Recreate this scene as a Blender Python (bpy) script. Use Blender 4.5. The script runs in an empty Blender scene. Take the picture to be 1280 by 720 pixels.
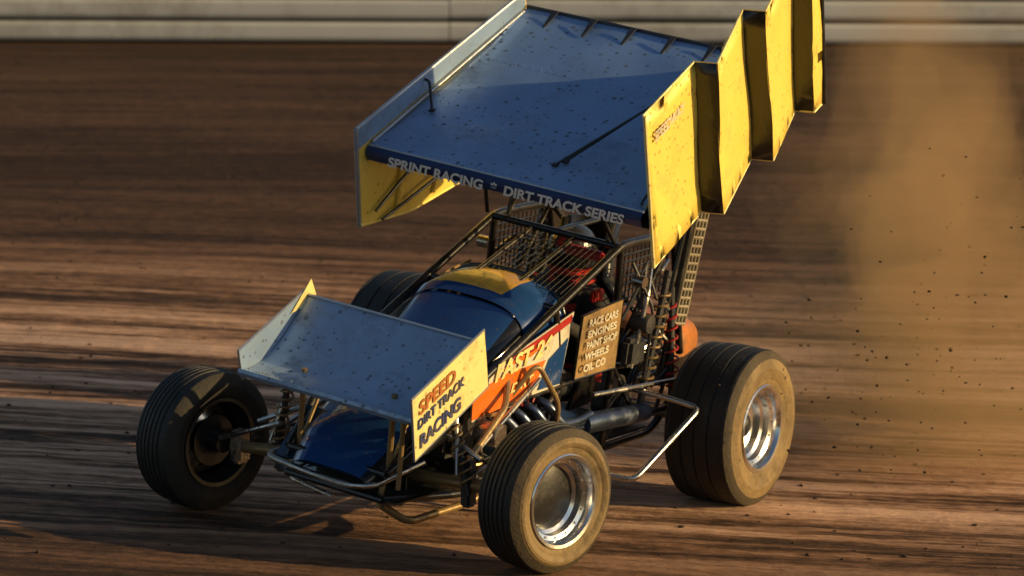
import bpy, bmesh, math, random
import numpy as np
from mathutils import Vector, Matrix, noise
random.seed(4); np.random.seed(4)
SC=bpy.context.scene
COL=bpy.context.collection
SC.view_settings.view_transform='Standard'
SC.view_settings.look='None'
SC.view_settings.exposure=0
V=Vector
# ------------------------------------------------------------------ materials
def mat(name,base,rough=0.5,metal=0.0,var=0.25,scale=6.0,dirt=0.3,dirt_col=(0.10,0.062,0.034),dscale=5.0,bump=0.15,bscale=40,coat=0.0,spec=None,specks=0.0,speck_scale=22):
    m=bpy.data.materials.new(name); m.use_nodes=True
    nt=m.node_tree; N=nt.nodes; Lk=nt.links
    b=N['Principled BSDF']
    tc=N.new('ShaderNodeTexCoord')
    n1=N.new('ShaderNodeTexNoise'); n1.inputs['Scale'].default_value=scale; n1.inputs['Detail'].default_value=6
    Lk.new(tc.outputs['Object'],n1.inputs['Vector'])
    mx=N.new('ShaderNodeMix'); mx.data_type='RGBA'
    mx.inputs[6].default_value=(*[c*(1-var) for c in base],1)
    mx.inputs[7].default_value=(*[min(1,c*(1+var)) for c in base],1)
    Lk.new(n1.outputs['Fac'],mx.inputs[0])
    n2=N.new('ShaderNodeTexNoise'); n2.inputs['Scale'].default_value=dscale; n2.inputs['Detail'].default_value=9; n2.inputs['Roughness'].default_value=0.72
    Lk.new(tc.outputs['Object'],n2.inputs['Vector'])
    r=N.new('ShaderNodeMapRange'); r.inputs['From Min'].default_value=0.62-0.35*dirt; r.inputs['From Max'].default_value=0.86-0.35*dirt
    r.inputs['To Max'].default_value=min(1,0.35+dirt)
    Lk.new(n2.outputs['Fac'],r.inputs['Value'])
    fac=r.outputs['Result']
    if specks>0:
        vo=N.new('ShaderNodeTexVoronoi'); vo.inputs['Scale'].default_value=speck_scale; vo.inputs['Randomness'].default_value=1
        Lk.new(tc.outputs['Object'],vo.inputs['Vector'])
        sep=N.new('ShaderNodeSeparateColor'); Lk.new(vo.outputs['Color'],sep.inputs['Color'])
        mm=N.new('ShaderNodeMath'); mm.operation='MULTIPLY'; mm.inputs[1].default_value=0.38*specks
        pw=N.new('ShaderNodeMath'); pw.operation='POWER'; pw.inputs[1].default_value=2.0
        Lk.new(sep.outputs[0],pw.inputs[0]); Lk.new(pw.outputs[0],mm.inputs[0])
        lt=N.new('ShaderNodeMath'); lt.operation='LESS_THAN'; Lk.new(vo.outputs['Distance'],lt.inputs[0]); Lk.new(mm.outputs[0],lt.inputs[1])
        mxx=N.new('ShaderNodeMath'); mxx.operation='MAXIMUM'; Lk.new(fac,mxx.inputs[0]); 
        ml=N.new('ShaderNodeMath'); ml.operation='MULTIPLY'; ml.inputs[1].default_value=0.75; Lk.new(lt.outputs[0],ml.inputs[0]); Lk.new(ml.outputs[0],mxx.inputs[1])
        fac=mxx.outputs[0]
    m2=N.new('ShaderNodeMix'); m2.data_type='RGBA'
    Lk.new(fac,m2.inputs[0]); Lk.new(mx.outputs[2],m2.inputs[6]); m2.inputs[7].default_value=(*dirt_col,1)
    Lk.new(m2.outputs[2],b.inputs['Base Color'])
    rr=N.new('ShaderNodeMix'); rr.data_type='FLOAT'; rr.inputs[2].default_value=rough; rr.inputs[3].default_value=0.9
    Lk.new(fac,rr.inputs[0]); Lk.new(rr.outputs[0],b.inputs['Roughness'])
    if metal>0:
        mm2=N.new('ShaderNodeMix'); mm2.data_type='FLOAT'; mm2.inputs[2].default_value=metal; mm2.inputs[3].default_value=0
        Lk.new(fac,mm2.inputs[0]); Lk.new(mm2.outputs[0],b.inputs['Metallic'])
    if coat: b.inputs['Coat Weight'].default_value=coat; b.inputs['Coat Roughness'].default_value=0.08
    if spec is not None: b.inputs['Specular IOR Level'].default_value=spec
    if bump>0:
        n3=N.new('ShaderNodeTexNoise'); n3.inputs['Scale'].default_value=bscale; n3.inputs['Detail'].default_value=4
        Lk.new(tc.outputs['Object'],n3.inputs['Vector'])
        ad=N.new('ShaderNodeMath'); ad.operation='ADD'; Lk.new(n3.outputs['Fac'],ad.inputs[0]); Lk.new(fac,ad.inputs[1])
        bp=N.new('ShaderNodeBump'); bp.inputs['Strength'].default_value=bump; bp.inputs['Distance'].default_value=0.01
        Lk.new(ad.outputs[0],bp.inputs['Height']); Lk.new(bp.outputs['Normal'],b.inputs['Normal'])
    return m
M_foil=mat('wing_skin_blue_grey',(0.20,0.32,0.56),0.33,0.3,0.3,2.2,0.28,dirt_col=(0.06,0.075,0.11),dscale=3,bump=0.25,bscale=7,specks=1,speck_scale=30)
M_ffoil=mat('front_wing_skin',(0.27,0.38,0.56),0.34,0.3,0.3,4,0.38,dirt_col=(0.08,0.09,0.12),dscale=5,bump=0.2,bscale=12,specks=1,speck_scale=34)
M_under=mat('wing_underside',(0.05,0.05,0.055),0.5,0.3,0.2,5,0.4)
M_panel=mat('side_panel_yellow',(0.95,0.68,0.13),0.40,0.1,0.12,3,0.32,dirt_col=(0.44,0.24,0.05),dscale=5,bump=0.3,bscale=8,specks=0.8,speck_scale=30)
M_panel2=mat('side_panel_pale',(0.88,0.74,0.30),0.4,0.1,0.12,4,0.40,dirt_col=(0.34,0.21,0.07),dscale=7,bump=0.25,bscale=12,specks=0.9,speck_scale=36)
M_alu=mat('aluminium_edge',(0.42,0.45,0.50),0.35,0.7,0.1,8,0.3)
M_blue=mat('blue_paint',(0.015,0.06,0.20),0.14,0,0.3,4,0.16,bump=0.06,bscale=12,coat=0.8,specks=0.6,speck_scale=40)
M_steel=mat('nose_blue_steel',(0.03,0.06,0.11),0.2,0.3,0.4,5,0.25,bump=0.12,bscale=14,coat=0.4)
M_navy=mat('navy_strip',(0.008,0.03,0.11),0.4,0,0.2,6,0.2,bump=0.05)
M_white=mat('white_lettering',(0.88,0.89,0.9),0.45,0,0.05,8,0.12)
M_cream=mat('cream_paint',(0.66,0.60,0.46),0.4,0,0.1,8,0.36)
M_perf=mat('dusty_perforated_metal',(0.34,0.29,0.20),0.5,0.2,0.3,20,0.5)
M_silver=mat('silver_stripe',(0.6,0.62,0.66),0.28,0.5,0.1,8,0.15,coat=0.4)
M_orange=mat('orange_paint',(0.85,0.16,0.012),0.3,0,0.15,6,0.18,coat=0.5,specks=0.7,speck_scale=40)
M_tank=mat('tail_tank_paint',(0.55,0.17,0.02),0.35,0,0.3,6,0.55,dirt_col=(0.10,0.05,0.02),coat=0.3,specks=0.8,speck_scale=40)
M_red=mat('red_paint',(0.4,0.015,0.015),0.4,0,0.2,6,0.3)
M_textorange=mat('faded_orange_lettering',(0.45,0.14,0.03),0.45,0,0.2,20,0.5)
M_textnavy=mat('faded_blue_lettering',(0.03,0.05,0.16),0.45,0,0.2,20,0.5)
M_yellow=mat('cowl_yellow_reflection',(0.76,0.40,0.05),0.25,0,0.2,5,0.38,dirt_col=(0.13,0.07,0.03),coat=0.5,specks=0.8,speck_scale=36)  # cowl's yellow patch, its golden reflection put into the colour
M_black=mat('black_paint',(0.012,0.012,0.013),0.3,0,0.3,6,0.22,bump=0.1,coat=0.3)
M_tube=mat('black_tube',(0.015,0.014,0.014),0.28,0.2,0.3,9,0.28,bump=0.1,coat=0.3)
M_wire=mat('black_wire',(0.02,0.018,0.016),0.6,0.0,0.3,9,0.2,bump=0)
M_chrome=mat('polished_steel',(0.82,0.81,0.79),0.19,1.0,0.05,8,0.16,bump=0.06)
M_nickel=mat('nickel_tube',(0.50,0.47,0.43),0.25,1.0,0.1,8,0.38)
M_goldtube=mat('muddy_tube',(0.32,0.21,0.09),0.35,0.5,0.2,14,0.5)
M_engine=mat('cast_engine',(0.06,0.06,0.065),0.45,0.6,0.4,14,0.35)
M_header=mat('header_pipe',(0.10,0.13,0.20),0.3,0.9,0.4,10,0.35)
M_rubber=mat('tyre_tread',(0.013,0.012,0.011),0.6,0,0.35,10,0.22,dirt_col=(0.045,0.03,0.018),dscale=9,bump=0.5,bscale=60)
M_side=mat('tyre_sidewall_dusty',(0.23,0.15,0.06),0.7,0,0.5,5,0.47,dirt_col=(0.04,0.028,0.017),dscale=4,bump=0.4,bscale=50)
M_side2=mat('tyre_shoulder_dusty',(0.065,0.046,0.025),0.8,0,0.45,7,0.45,dirt_col=(0.022,0.017,0.012),dscale=7,bump=0.4,bscale=50)
M_sidein=mat('tyre_sidewall_inner',(0.022,0.02,0.018),0.75,0,0.35,9,0.4,dirt_col=(0.05,0.034,0.02),dscale=6,bump=0.4,bscale=50)
M_panel_dk=mat('arm_guard',(0.36,0.22,0.08),0.5,0,0.3,9,0.5,dirt_col=(0.09,0.05,0.02),specks=0.7)
M_suit=mat('driver_suit',(0.03,0.03,0.035),0.85,0,0.3,14,0.2)
M_suitred=mat('harness_red',(0.5,0.03,0.02),0.7,0,0.2,14,0.2)
M_visor=mat('visor',(0.01,0.01,0.012),0.08,0,0.1,6,0.05,bump=0)
M_helmet=mat('helmet',(0.03,0.03,0.035),0.25,0,0.15,6,0.12,coat=0.6)
M_clod=mat('dirt_clod',(0.05,0.03,0.017),0.95,0,0.4,20,0.1,bump=0.5)
# ------------------------------------------------------------------ helpers
CR=math.radians(8.2856)
M_CH=Matrix.Translation((0,0,0.4))@Matrix.Rotation(CR,4,'Y')@Matrix.Translation((0,0,-0.4))
root=bpy.data.objects.new('sprint_car',None); COL.objects.link(root)
def new(name,verts,faces,mats,fm=None,smooth=False,M=M_CH,parent=root,sharp=35):
    me=bpy.data.meshes.new(name); me.from_pydata([tuple(v) for v in verts],[],[tuple(f) for f in faces]); 
    if not isinstance(mats,(list,tuple)): mats=[mats]
    for m in mats: me.materials.append(m)
    if fm is not None:
        me.polygons.foreach_set('material_index',fm)
    bm=bmesh.new(); bm.from_mesh(me); bmesh.ops.recalc_face_normals(bm,faces=bm.faces); bm.to_mesh(me); bm.free()
    if smooth:
        me.polygons.foreach_set('use_smooth',[True]*len(me.polygons))
        me.set_sharp_from_angle(angle=math.radians(sharp))
    me.update()
    o=bpy.data.objects.new(name,me); COL.objects.link(o)
    if parent: o.parent=parent
    o.matrix_local=M
    return o
class Acc:
    def __init__(s): s.v=[];s.f=[];s.m=[]
    def add(s,vs,fs,mi=0):
        n=len(s.v); s.v+= [V(v) for v in vs]; s.f+=[tuple(i+n for i in f) for f in fs]; s.m+=[mi]*len(fs)
    def tube(s,pts,r=0.016,fil=0.04,seg=10,mi=0,closed=False):
        P=[V(p) for p in pts]
        if not closed and fil>0 and len(P)>2:
            Q=[P[0]]
            for i in range(1,len(P)-1):
                a,b,c=P[i-1],P[i],P[i+1]
                d1=min(fil,(a-b).length*0.45); d2=min(fil,(c-b).length*0.45)
                p0=b+(a-b).normalized()*d1; p2=b+(c-b).normalized()*d2
                for k in range(6):
                    t=k/5; Q.append(p0*(1-t)**2+b*2*t*(1-t)+p2*t*t)
            Q.append(P[-1]); P=Q
        n=len(P); rings=[]; prev=None
        for i in range(n):
            if closed: t=(P[(i+1)%n]-P[i-1]).normalized()
            else: t=(P[min(i+1,n-1)]-P[max(i-1,0)]).normalized()
            if prev is None:
                a=V((0,0,1)) if abs(t.z)<0.9 else V((1,0,0))
                u=t.cross(a).normalized()
            else:
                u=(prev-t*prev.dot(t)).normalized()
            w=t.cross(u); prev=u
            rr=r[i] if isinstance(r,(list,tuple)) else r
            rings.append([P[i]+u*math.cos(2*math.pi*k/seg)*rr+w*math.sin(2*math.pi*k/seg)*rr for k in range(seg)])
        vs=[v for R in rings for v in R]; fs=[]
        m=n if closed else n-1
        for i in range(m):
            j=(i+1)%n
            for k in range(seg): fs.append((i*seg+k,i*seg+(k+1)%seg,j*seg+(k+1)%seg,j*seg+k))
        if not closed: fs.append(tuple(range(seg))[::-1]); fs.append(tuple((n-1)*seg+k for k in range(seg)))
        s.add(vs,fs,mi)
    def box(s,c,d,mi=0,R=None,bev=0.006):
        bm=bmesh.new(); bmesh.ops.create_cube(bm,size=1)
        for v in bm.verts: v.co=V((v.co.x*d[0],v.co.y*d[1],v.co.z*d[2]))
        if bev>0: bmesh.ops.bevel(bm,geom=bm.edges[:],offset=min(bev,min(d)*0.3),segments=2,affect='EDGES')
        for v in bm.verts:
            if R: v.co=R@v.co
            v.co+=V(c)
        bm.verts.ensure_lookup_table()
        s.add([v.co.copy() for v in bm.verts],[[x.index for x in f.verts] for f in bm.faces],mi); bm.free()
    def lathe(s,prof,axis_m,seg=48,mi=None,closed=False):
        n=len(prof); vs=[]
        for k in range(seg):
            a=2*math.pi*k/seg
            for (r,x) in prof: vs.append(axis_m@V((x,r*math.cos(a),r*math.sin(a))))
        fs=[];ms=[]
        for k in range(seg):
            k2=(k+1)%seg
            for i in range(n-1 if not closed else n):
                j=(i+1)%n
                fs.append((k*n+i,k*n+j,k2*n+j,k2*n+i)); ms.append(mi[i] if isinstance(mi,list) else (mi or 0))
        b=len(s.v); s.v+=vs; s.f+=[tuple(i+b for i in f) for f in fs]; s.m+=ms
    def plate(s,poly,th,nrm,mi=0):
        nrm=V(nrm).normalized()*th/2; n=len(poly)
        vs=[V(p)+nrm for p in poly]+[V(p)-nrm for p in poly]
        fs=[tuple(range(n)),tuple(range(2*n-1,n-1,-1))]+[(i,i+n,(i+1)%n+n,(i+1)%n) for i in range(n)]
        s.add(vs,fs,mi)
    def out(s,name,mats,smooth=True,M=M_CH,parent=root,sharp=35): return new(name,s.v,s.f,mats,s.m,smooth,M,parent,sharp)
def coil(acc,a,b,r=0.035,turns=7,wr=0.006,mi=0):
    a=V(a);b=V(b);t=(b-a).normalized();u=t.cross(V((1,0.2,0))).normalized();w=t.cross(u)
    n=turns*12
    acc.tube([a+(b-a)*(i/n)+u*math.cos(i/12*2*math.pi)*r+w*math.sin(i/12*2*math.pi)*r for i in range(n+1)],wr,0,6,mi)
def text(body,name,size,org,xd,up,m,M=M_CH,shear=0.0,parent=root,off=0.004,width=None):
    c=bpy.data.curves.new(name,'FONT'); c.body=body; c.size=size; c.shear=shear; c.extrude=0.0006; c.offset=0.002*size/0.06
    o=bpy.data.objects.new(name,c); COL.objects.link(o)
    bpy.context.view_layer.update()
    me=bpy.data.meshes.new_from_object(o.evaluated_get(bpy.context.evaluated_depsgraph_get()))
    bpy.data.objects.remove(o)
    if width:
        xs=[v.co.x for v in me.vertices]; k=width/(max(xs)-min(xs)); 
        for v in me.vertices: v.co.x*=k
    xd=V(xd).normalized(); up=V(up); up=(up-xd*up.dot(xd)).normalized(); nz=xd.cross(up)
    me.transform(Matrix(((xd.x,up.x,nz.x,org[0]+nz.x*off),(xd.y,up.y,nz.y,org[1]+nz.y*off),(xd.z,up.z,nz.z,org[2]+nz.z*off),(0,0,0,1))))
    me.materials.clear(); me.materials.append(m)
    o=bpy.data.objects.new(name,me); COL.objects.link(o); o.parent=parent; o.matrix_local=M
    return o
# ------------------------------------------------------------------ TOP WING
wy,wz,wp,wc=0.8297,1.581,math.radians(23.82),1.4568
cd=V((0,math.cos(wp),math.sin(wp))); nd=V((0,-math.sin(wp),math.cos(wp)))
O=V((0,wy,wz))
def F(u,v,h=0.0,x=None):
    xx=-0.752+1.504*u if x is None else x
    return V((xx,0,0))+O+cd*(v*wc)+nd*h
a=Acc()
nu,nv=24,30
def topz(v): return -0.02*math.sin(math.pi*min(1,v*1.0))
vs=[];fs=[]
for i in range(nu+1):
    for j in range(nv+1):
        u=i/nu;v=j/nv
        w=0.003*math.sin(u*21)*math.sin(v*9)+0.002*math.sin(u*9+2)*math.sin(v*23)
        vs.append(F(u,v,topz(v)+w))
for i in range(nu):
    for j in range(nv):
        q=i*(nv+1)+j; fs.append((q,q+1,q+nv+2,q+nv+1))
a.add(vs,fs,0)
prof=[(0.0,0.0),(-0.012,-0.008),(-0.018,-0.03),(-0.014,-0.066),(0.004,-0.086),(0.05,-0.094),(0.4,-0.10),(0.8,-0.045),(1.0,-0.01),(1.0,-0.001)]
n=len(prof)
for i in range(nu):
    for j in range(n-1):
        q=[F(i/nu,*prof[j]),F((i+1)/nu,*prof[j]),F((i+1)/nu,*prof[j+1]),F(i/nu,*prof[j+1])]
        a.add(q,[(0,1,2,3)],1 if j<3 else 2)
o=a.out('top_wing_foil',[M_foil,M_navy,M_under],True)
a=Acc()
for k in range(6):
    u=0.12+k*0.15
    a.plate([F(u-0.004,0.90,-0.006),F(u+0.004,0.90,-0.006),F(u+0.012,0.99,0.022),F(u-0.012,0.99,0.022)],0.004,(0,-0.6,0.8),0)
a.tube([F(0.0,1.0,0.004),F(1.0,1.0,0.004)],0.010,0)
a.tube([F(0.0,0.004,0.002),F(1,0.004,0.002)],0.006,0,mi=1)
for s in (0.0,1.0):
    a.tube([F(s,0.02,0.006,x=(-0.746 if s==0 else 0.742)),F(s,0.97,0.0,x=(-0.746 if s==0 else 0.742))],0.008,0,mi=1)
a.out('top_wing_trim',[M_under,M_alu])
a=Acc()
for v in (0.03,0.35,0.66):
    for k in range(30):
        p=F(0.02+k*0.033,v,topz(v)+0.002); a.box(p,(0.006,0.006,0.004),0,Matrix.Rotation(wp,3,'X'),0.001)
a.out('top_wing_rivets',[M_foil])
text('SPRINT RACING  *  DIRT TRACK SERIES','leading_edge_lettering',0.08,F(0.08,-0.0150,-0.068),(1,0,0),F(0,-0.0165,-0.03)-F(0,-0.0145,-0.066),M_white,shear=0.35,width=1.30,off=0.007)
c2=V((0,2.35-0.98,2.00-1.31))*0.985; c2n=c2.normalized(); Lp=c2.length
n2=V((0,-0.385,0.923))
B0=V((0,0.98,1.31)); H=0.80
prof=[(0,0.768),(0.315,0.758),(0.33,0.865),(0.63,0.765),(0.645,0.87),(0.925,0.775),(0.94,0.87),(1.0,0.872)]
a=Acc()
def wob(t,h): return 0.005*math.sin(h*7+t*11)+0.005*math.sin(t*33)*math.sin(h*6)
for k in range(len(prof)-1):
    (t0,x0),(t1,x1)=prof[k],prof[k+1]
    ns=8 if t1-t0>0.1 else 1
    for j in range(ns):
        ta=t0+(t1-t0)*j/ns; tb=t0+(t1-t0)*(j+1)/ns; xa=x0+(x1-x0)*j/ns; xb=x0+(x1-x0)*(j+1)/ns
        for m_ in range(8):
            ha=H*m_/8; hb=H*(m_+1)/8
            def P(t,x,h): return V((x+wob(t,h),0,0))+B0+c2*t+n2*h
            q=[P(ta,xa,ha),P(tb,xb,ha),P(tb,xb,hb),P(ta,xa,hb)]
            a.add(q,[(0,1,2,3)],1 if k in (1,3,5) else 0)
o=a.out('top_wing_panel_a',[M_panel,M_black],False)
bm=bmesh.new(); bm.from_mesh(o.data); bmesh.ops.remove_doubles(bm,verts=bm.verts,dist=1e-4)
for f in bm.faces: f.smooth=True
bm.to_mesh(o.data); bm.free(); o.data.set_sharp_from_angle(angle=math.radians(30))
sm=o.modifiers.new('th','SOLIDIFY'); sm.thickness=0.006; sm.offset=0
a=Acc()
for hh in (0,H):
    a.tube([V((x+wob(t,hh),0,0))+B0+c2*t+n2*hh for t,x in prof],0.006,0,6)
a.tube([V((0.768,0,0))+B0,V((0.773,0,0))+B0+n2*H],0.009,0,8)
a.tube([V((0.875,0,0))+B0+c2,V((0.878,0,0))+B0+c2+n2*H],0.014,0,8,1)
a.out('top_wing_panel_edges',[M_panel2,M_black])
a=Acc()
poly=[(-0.765,0.86,1.18),(-0.765,1.30,1.205),(-0.765,1.85,1.33),(-0.765,2.30,1.80),(-0.765,2.14,2.25),(-0.765,0.725,1.665)]
a.plate(poly,0.008,(1,0,0),0)
a.tube([poly[0],poly[5]],0.012,0,8,1); a.tube([poly[5],poly[4]],0.010,0,8,1); a.tube(poly[:4],0.008,0,8,0)
for t in (0.30,0.62):
    p0=V(poly[0]).lerp(V(poly[2]),t)+V((0.012,0,0.01)); p1=V(poly[5]).lerp(V(poly[4]),t)+V((0.012,0,-0.18))
    a.tube([p0,p1],0.012,0,8,0)
a.tube([(-0.74,0.95,1.25),(-0.74,1.35,1.52)],0.008,0,8,2); a.tube([(-0.74,1.02,1.2),(-0.70,1.75,1.5)],0.008,0,8,2)
a.out('top_wing_panel_b',[M_panel,M_alu,M_tube],True,sharp=30)
a=Acc()
a.plate([(-0.757,0.735,1.56),(-0.757,2.15,2.17),(-0.757,2.135,2.25),(-0.757,0.722,1.668)],0.003,(1,0,0),0)
a.out('panel_upper_strip',[M_ffoil],False)
text('SPEEDWAY','panel_lettering',0.07,V((0.762,0,0))+B0+c2*0.05+n2*0.62,c2n,n2,M_cream,shear=0.2,off=0.012,width=0.28)
a=Acc()
a.tube([F(0.61,0.14,0.0),F(1,0.62,0.33,x=0.745)],0.006,0,8)
a.tube([F(0.63,0.17,0.0),F(1,0.70,0.33,x=0.745)],0.006,0,8)
a.tube([F(0,0.36,0.08,x=-0.76),F(0.02,0.35,0.085),F(0.07,0.275,0.0)],0.008,0.02,8)
a.tube([F(0.97,0.04,0.0),F(1,0.12,0.10,x=0.745)],0.006,0,8)
for p in (F(0.61,0.14,0.0),F(0.07,0.275,0.0),F(0.63,0.17,0.0)): a.box(p,(0.03,0.03,0.008),0,Matrix.Rotation(wp,3,'X'),0.002)
a.out('wing_stay_rods',[M_tube])
a=Acc()
for x in (-0.28,0.28):
    a.tube([(x,1.42,1.28),(x,1.50,1.80)],0.012,0); a.tube([(x,1.98,1.25),(x,1.80,1.93)],0.012,0); a.tube([(x,1.42,1.28),(x,1.80,1.93)],0.009,0)
    a.tube([(x,1.05,1.60),(x,2.0,2.02)],0.014,0)
a.tube([(-0.28,1.5,1.80),(0.28,1.5,1.80)],0.010,0); a.tube([(-0.33,1.3,1.30),(-0.28,1.1,1.62)],0.010,0); a.tube([(0.33,1.4,1.27),(0.28,1.1,1.62)],0.010,0)
a.out('wing_supports',[M_tube])
# ------------------------------------------------------------------ FRONT WING
fy,fz,fp,fc,lw=-0.4689,0.7555,math.radians(28.58),0.5575,0.9303
fcd=V((0,math.cos(fp),math.sin(fp))); fnd=V((0,-math.sin(fp),math.cos(fp))); FO=V((0,fy,fz))
def G(u,v,h=0,x=None): return V((-lw/2+lw*u if x is None else x,0,0))+FO+fcd*(v*fc)+fnd*h
def camb(v): return -0.085*math.sin(math.pi*v**0.75)
a=Acc(); nu,nv=20,20; vs=[];fs=[]
for i in range(nu+1):
    for j in range(nv+1):
        v=j/nv; vs.append(G(i/nu,v,camb(v)+0.003*math.sin(i*0.9)*math.sin(v*12)))
for i in range(nu):
    for j in range(nv):
        q=i*(nv+1)+j; fs.append((q,q+1,q+nv+2,q+nv+1))
a.add(vs,fs,0)
prof=[(0,0),(-0.02,-0.012),(-0.015,-0.035),(0.03,-0.05),(0.5,-0.115),(0.9,-0.055),(1.0,-0.003)]
n=len(prof)
for i in range(nu):
    for j in range(n-1):
        q=[G(i/nu,*prof[j]),G((i+1)/nu,*prof[j]),G((i+1)/nu,*prof[j+1]),G(i/nu,*prof[j+1])]
        a.add(q,[(0,1,2,3)],0 if j<2 else 1)
a.tube([G(0,1.0,0.006),G(1,1.0,0.006)],0.007,0,8,2)
for k in range(12): a.box(G(0.05+k*0.082,0.03,-0.004),(0.007,0.007,0.006),2,None,0.001)
a.out('front_wing_foil',[M_ffoil,M_under,M_alu],True)
a=Acc()
x=0.472
PL=[(x,-0.52,0.85),(x,-0.43,0.56),(x,0.12,0.81),(x,0.02,1.085)]
a.plate(PL,0.006,(1,0,0),0); a.tube(PL+[PL[0]],0.006,0,6,1)
xr=-0.472
PR=[(xr,-0.475,0.835),(xr,-0.42,0.695),(xr,0.10,0.94),(xr,0.03,1.06)]
a.plate(PR,0.006,(1,0,0),2); a.tube(PR+[PR[0]],0.006,0,6,1)
a.plate([(xr+0.008,-0.10,0.955),(xr+0.008,0.05,0.985),(xr+0.008,0.085,1.02),(xr+0.008,0.03,1.10)],0.004,(1,0,0),0)  # pale yellow plate paints the sunlit rear corner of the inner face
a.out('front_wing_panels',[M_panel2,M_alu,M_ffoil],False)
d=(V(PL[3])-V(PL[0])).normalized(); upd=V((0,-0.45,0.9))
text('SPEED','front_panel_name',0.085,V((x,-0.45,0.80))+V((0.004,0,-0.03)),d,upd,M_textorange,width=0.30,shear=.2)
text('DIRT TRACK','front_panel_name_2',0.06,V((x,-0.445,0.725))+V((0.004,0,-0.02)),d,upd,M_textnavy,width=0.38,shear=.2)
text('RACING','front_panel_name_3',0.085,V((x,-0.41,0.615))+V((0.004,0,0.0)),d,upd,M_textnavy,width=0.34,shear=.2)
a=Acc()
for xx in (-0.24,0.24):
    a.tube([(xx,-0.25,0.40),(xx,-0.28,0.78)],0.014,0,10,0); a.tube([(xx,0.0,0.5),(xx,-0.05,0.88)],0.012,0,10,0)
a.tube([(0.33,-0.30,0.37),(0.33,-0.33,0.75)],0.012,0,10,0)
a.tube([(0.24,-0.25,0.42),(0.24,-0.02,0.85)],0.009,0,8,0); a.tube([(-0.24,-0.25,0.42),(-0.24,-0.02,0.85)],0.009,0,8,0)
a.out('front_wing_posts',[M_goldtube])
# ------------------------------------------------------------------ BODY
a=Acc()
st=[(-0.36,0.40,0.20,0.06),(-0.22,0.52,0.25,0.12),(-0.10,0.60,0.27,0.16),(0.10,0.70,0.29,0.2),(0.35,0.83,0.30,0.22),(0.52,0.94,0.31,0.22),(0.66,1.035,0.315,0.22)]
def sect(y,zt,hw,dp,n=18,pw=0.42):
    r=[]
    for k in range(n+1):
        t=math.pi*k/n
        cx=-math.cos(t); sz=math.sin(t)
        r.append(V((hw*math.copysign(abs(cx)**0.75,cx),y,zt-dp+dp*abs(sz)**pw)))
    return r
def loft(a,secs,mi):
    n=len(secs[0]); vs=[p for s in secs for p in s]; fs=[]; ms=[]
    for i in range(len(secs)-1):
        for k in range(n-1): fs.append((i*n+k,i*n+k+1,(i+1)*n+k+1,(i+1)*n+k)); ms.append(mi(i,k) if callable(mi) else mi)
    b=len(a.v); a.v+=vs; a.f+=[tuple(t+b for t in f) for f in fs]; a.m+=ms
S=[sect(*s) for s in st]
loft(a,S,lambda i,k: 0 if 3<k<14 else (1 if k in(1,2,3) else 2))
a.out('hood',[M_blue,M_silver,M_black],True,sharp=60)
a=Acc()
st=[(0.655,1.05,0.33,0.24),(0.70,1.085,0.335,0.26),(0.85,1.115,0.34,0.30),(1.0,1.12,0.34,0.32)]
S=[sect(*s,pw=0.55) for s in st]; loft(a,S,lambda i,k:(2 if i==0 or k<3 else 0) if k<11 else 2)
a.tube([p+V((0,0.0,0.004)) for p in S[-1]],0.012,0,8,1)
a.out('cockpit_cowl',[M_yellow,M_black,M_blue],True,sharp=60)
a=Acc(); x=0.365
SP=[(x,0.20,0.60),(x,0.17,0.75),(x+0.0,0.62,0.90),(x,1.02,1.0),(x,0.97,0.64)]
a.plate(SP,0.006,(1,0,0),0)
SPm=[(-p[0],p[1],p[2]) for p in SP]; a.plate(SPm,0.006,(1,0,0),0)
x2=x+0.006
a.plate([(x2,0.19,0.61),(x2,0.175,0.735),(x2,0.45,0.79),(x2,0.80,0.80),(x2,0.70,0.65)],0.003,(1,0,0),1)
a.plate([(x2,0.45,0.85),(x2,0.62,0.895),(x2,1.0,0.99),(x2,1.0,0.955),(x2,0.66,0.86)],0.003,(1,0,0),2)
a.plate([(x2,0.40,0.815),(x2,0.58,0.865),(x2,0.9,0.93),(x2,0.66,0.84)],0.003,(1,0,0),1)
a.plate([(x2,0.76,0.66),(x2,0.83,0.80),(x2,0.99,0.88),(x2,0.965,0.66)],0.003,(1,0,0),4)
a.out('body_side_panels',[M_cream,M_orange,M_red,M_black,M_blue],False)
text('FAST 26','side_lettering',0.11,V((x2+0.002,0.34,0.765)),(0,1,0.16),(0,-0.15,1),M_panel2,shear=0.25,width=0.50)
text('DIRT','side_lettering_2',0.06,V((x2+0.002,0.50,0.69)),(0,1,0.1),(0,-0.1,1),M_panel2,shear=0.25,width=0.2)
a=Acc(); x=0.415
AG=[(x-0.02,1.05,0.67),(x,1.02,0.99),(x+0.015,1.37,1.03),(x,1.41,0.68)]
a.plate(AG,0.008,(1,0,0),0); a.tube(AG+[AG[0]],0.007,0,6,1)
a.plate([(-p[0],p[1],p[2]) for p in AG],0.008,(1,0,0),0)
a.out('arm_guards',[M_panel_dk,M_tube],False)
for i,(s_,w_) in enumerate((('RACE CARS',0.26),('ENGINES',0.26),('PAINT SHOP',0.28),('WHEELS',0.22),('OIL CO',0.2))):
    text(s_,'guard_lettering_%d'%i,0.05,V((x+0.007,1.08,0.93-0.055*i)),(0.02,1,0.06),(0,-0.05,1),M_cream,width=w_)
a=Acc()
a.plate([(-0.33,0.3,0.28),(0.33,0.3,0.28),(0.33,2.0,0.26),(-0.33,2.0,0.26)],0.01,(0,0,1),0)
a.plate([(-0.32,1.0,0.3),(0.32,1.0,0.3),(0.32,1.0,0.80),(-0.32,1.0,0.80)],0.01,(0,1,0),0)
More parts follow.
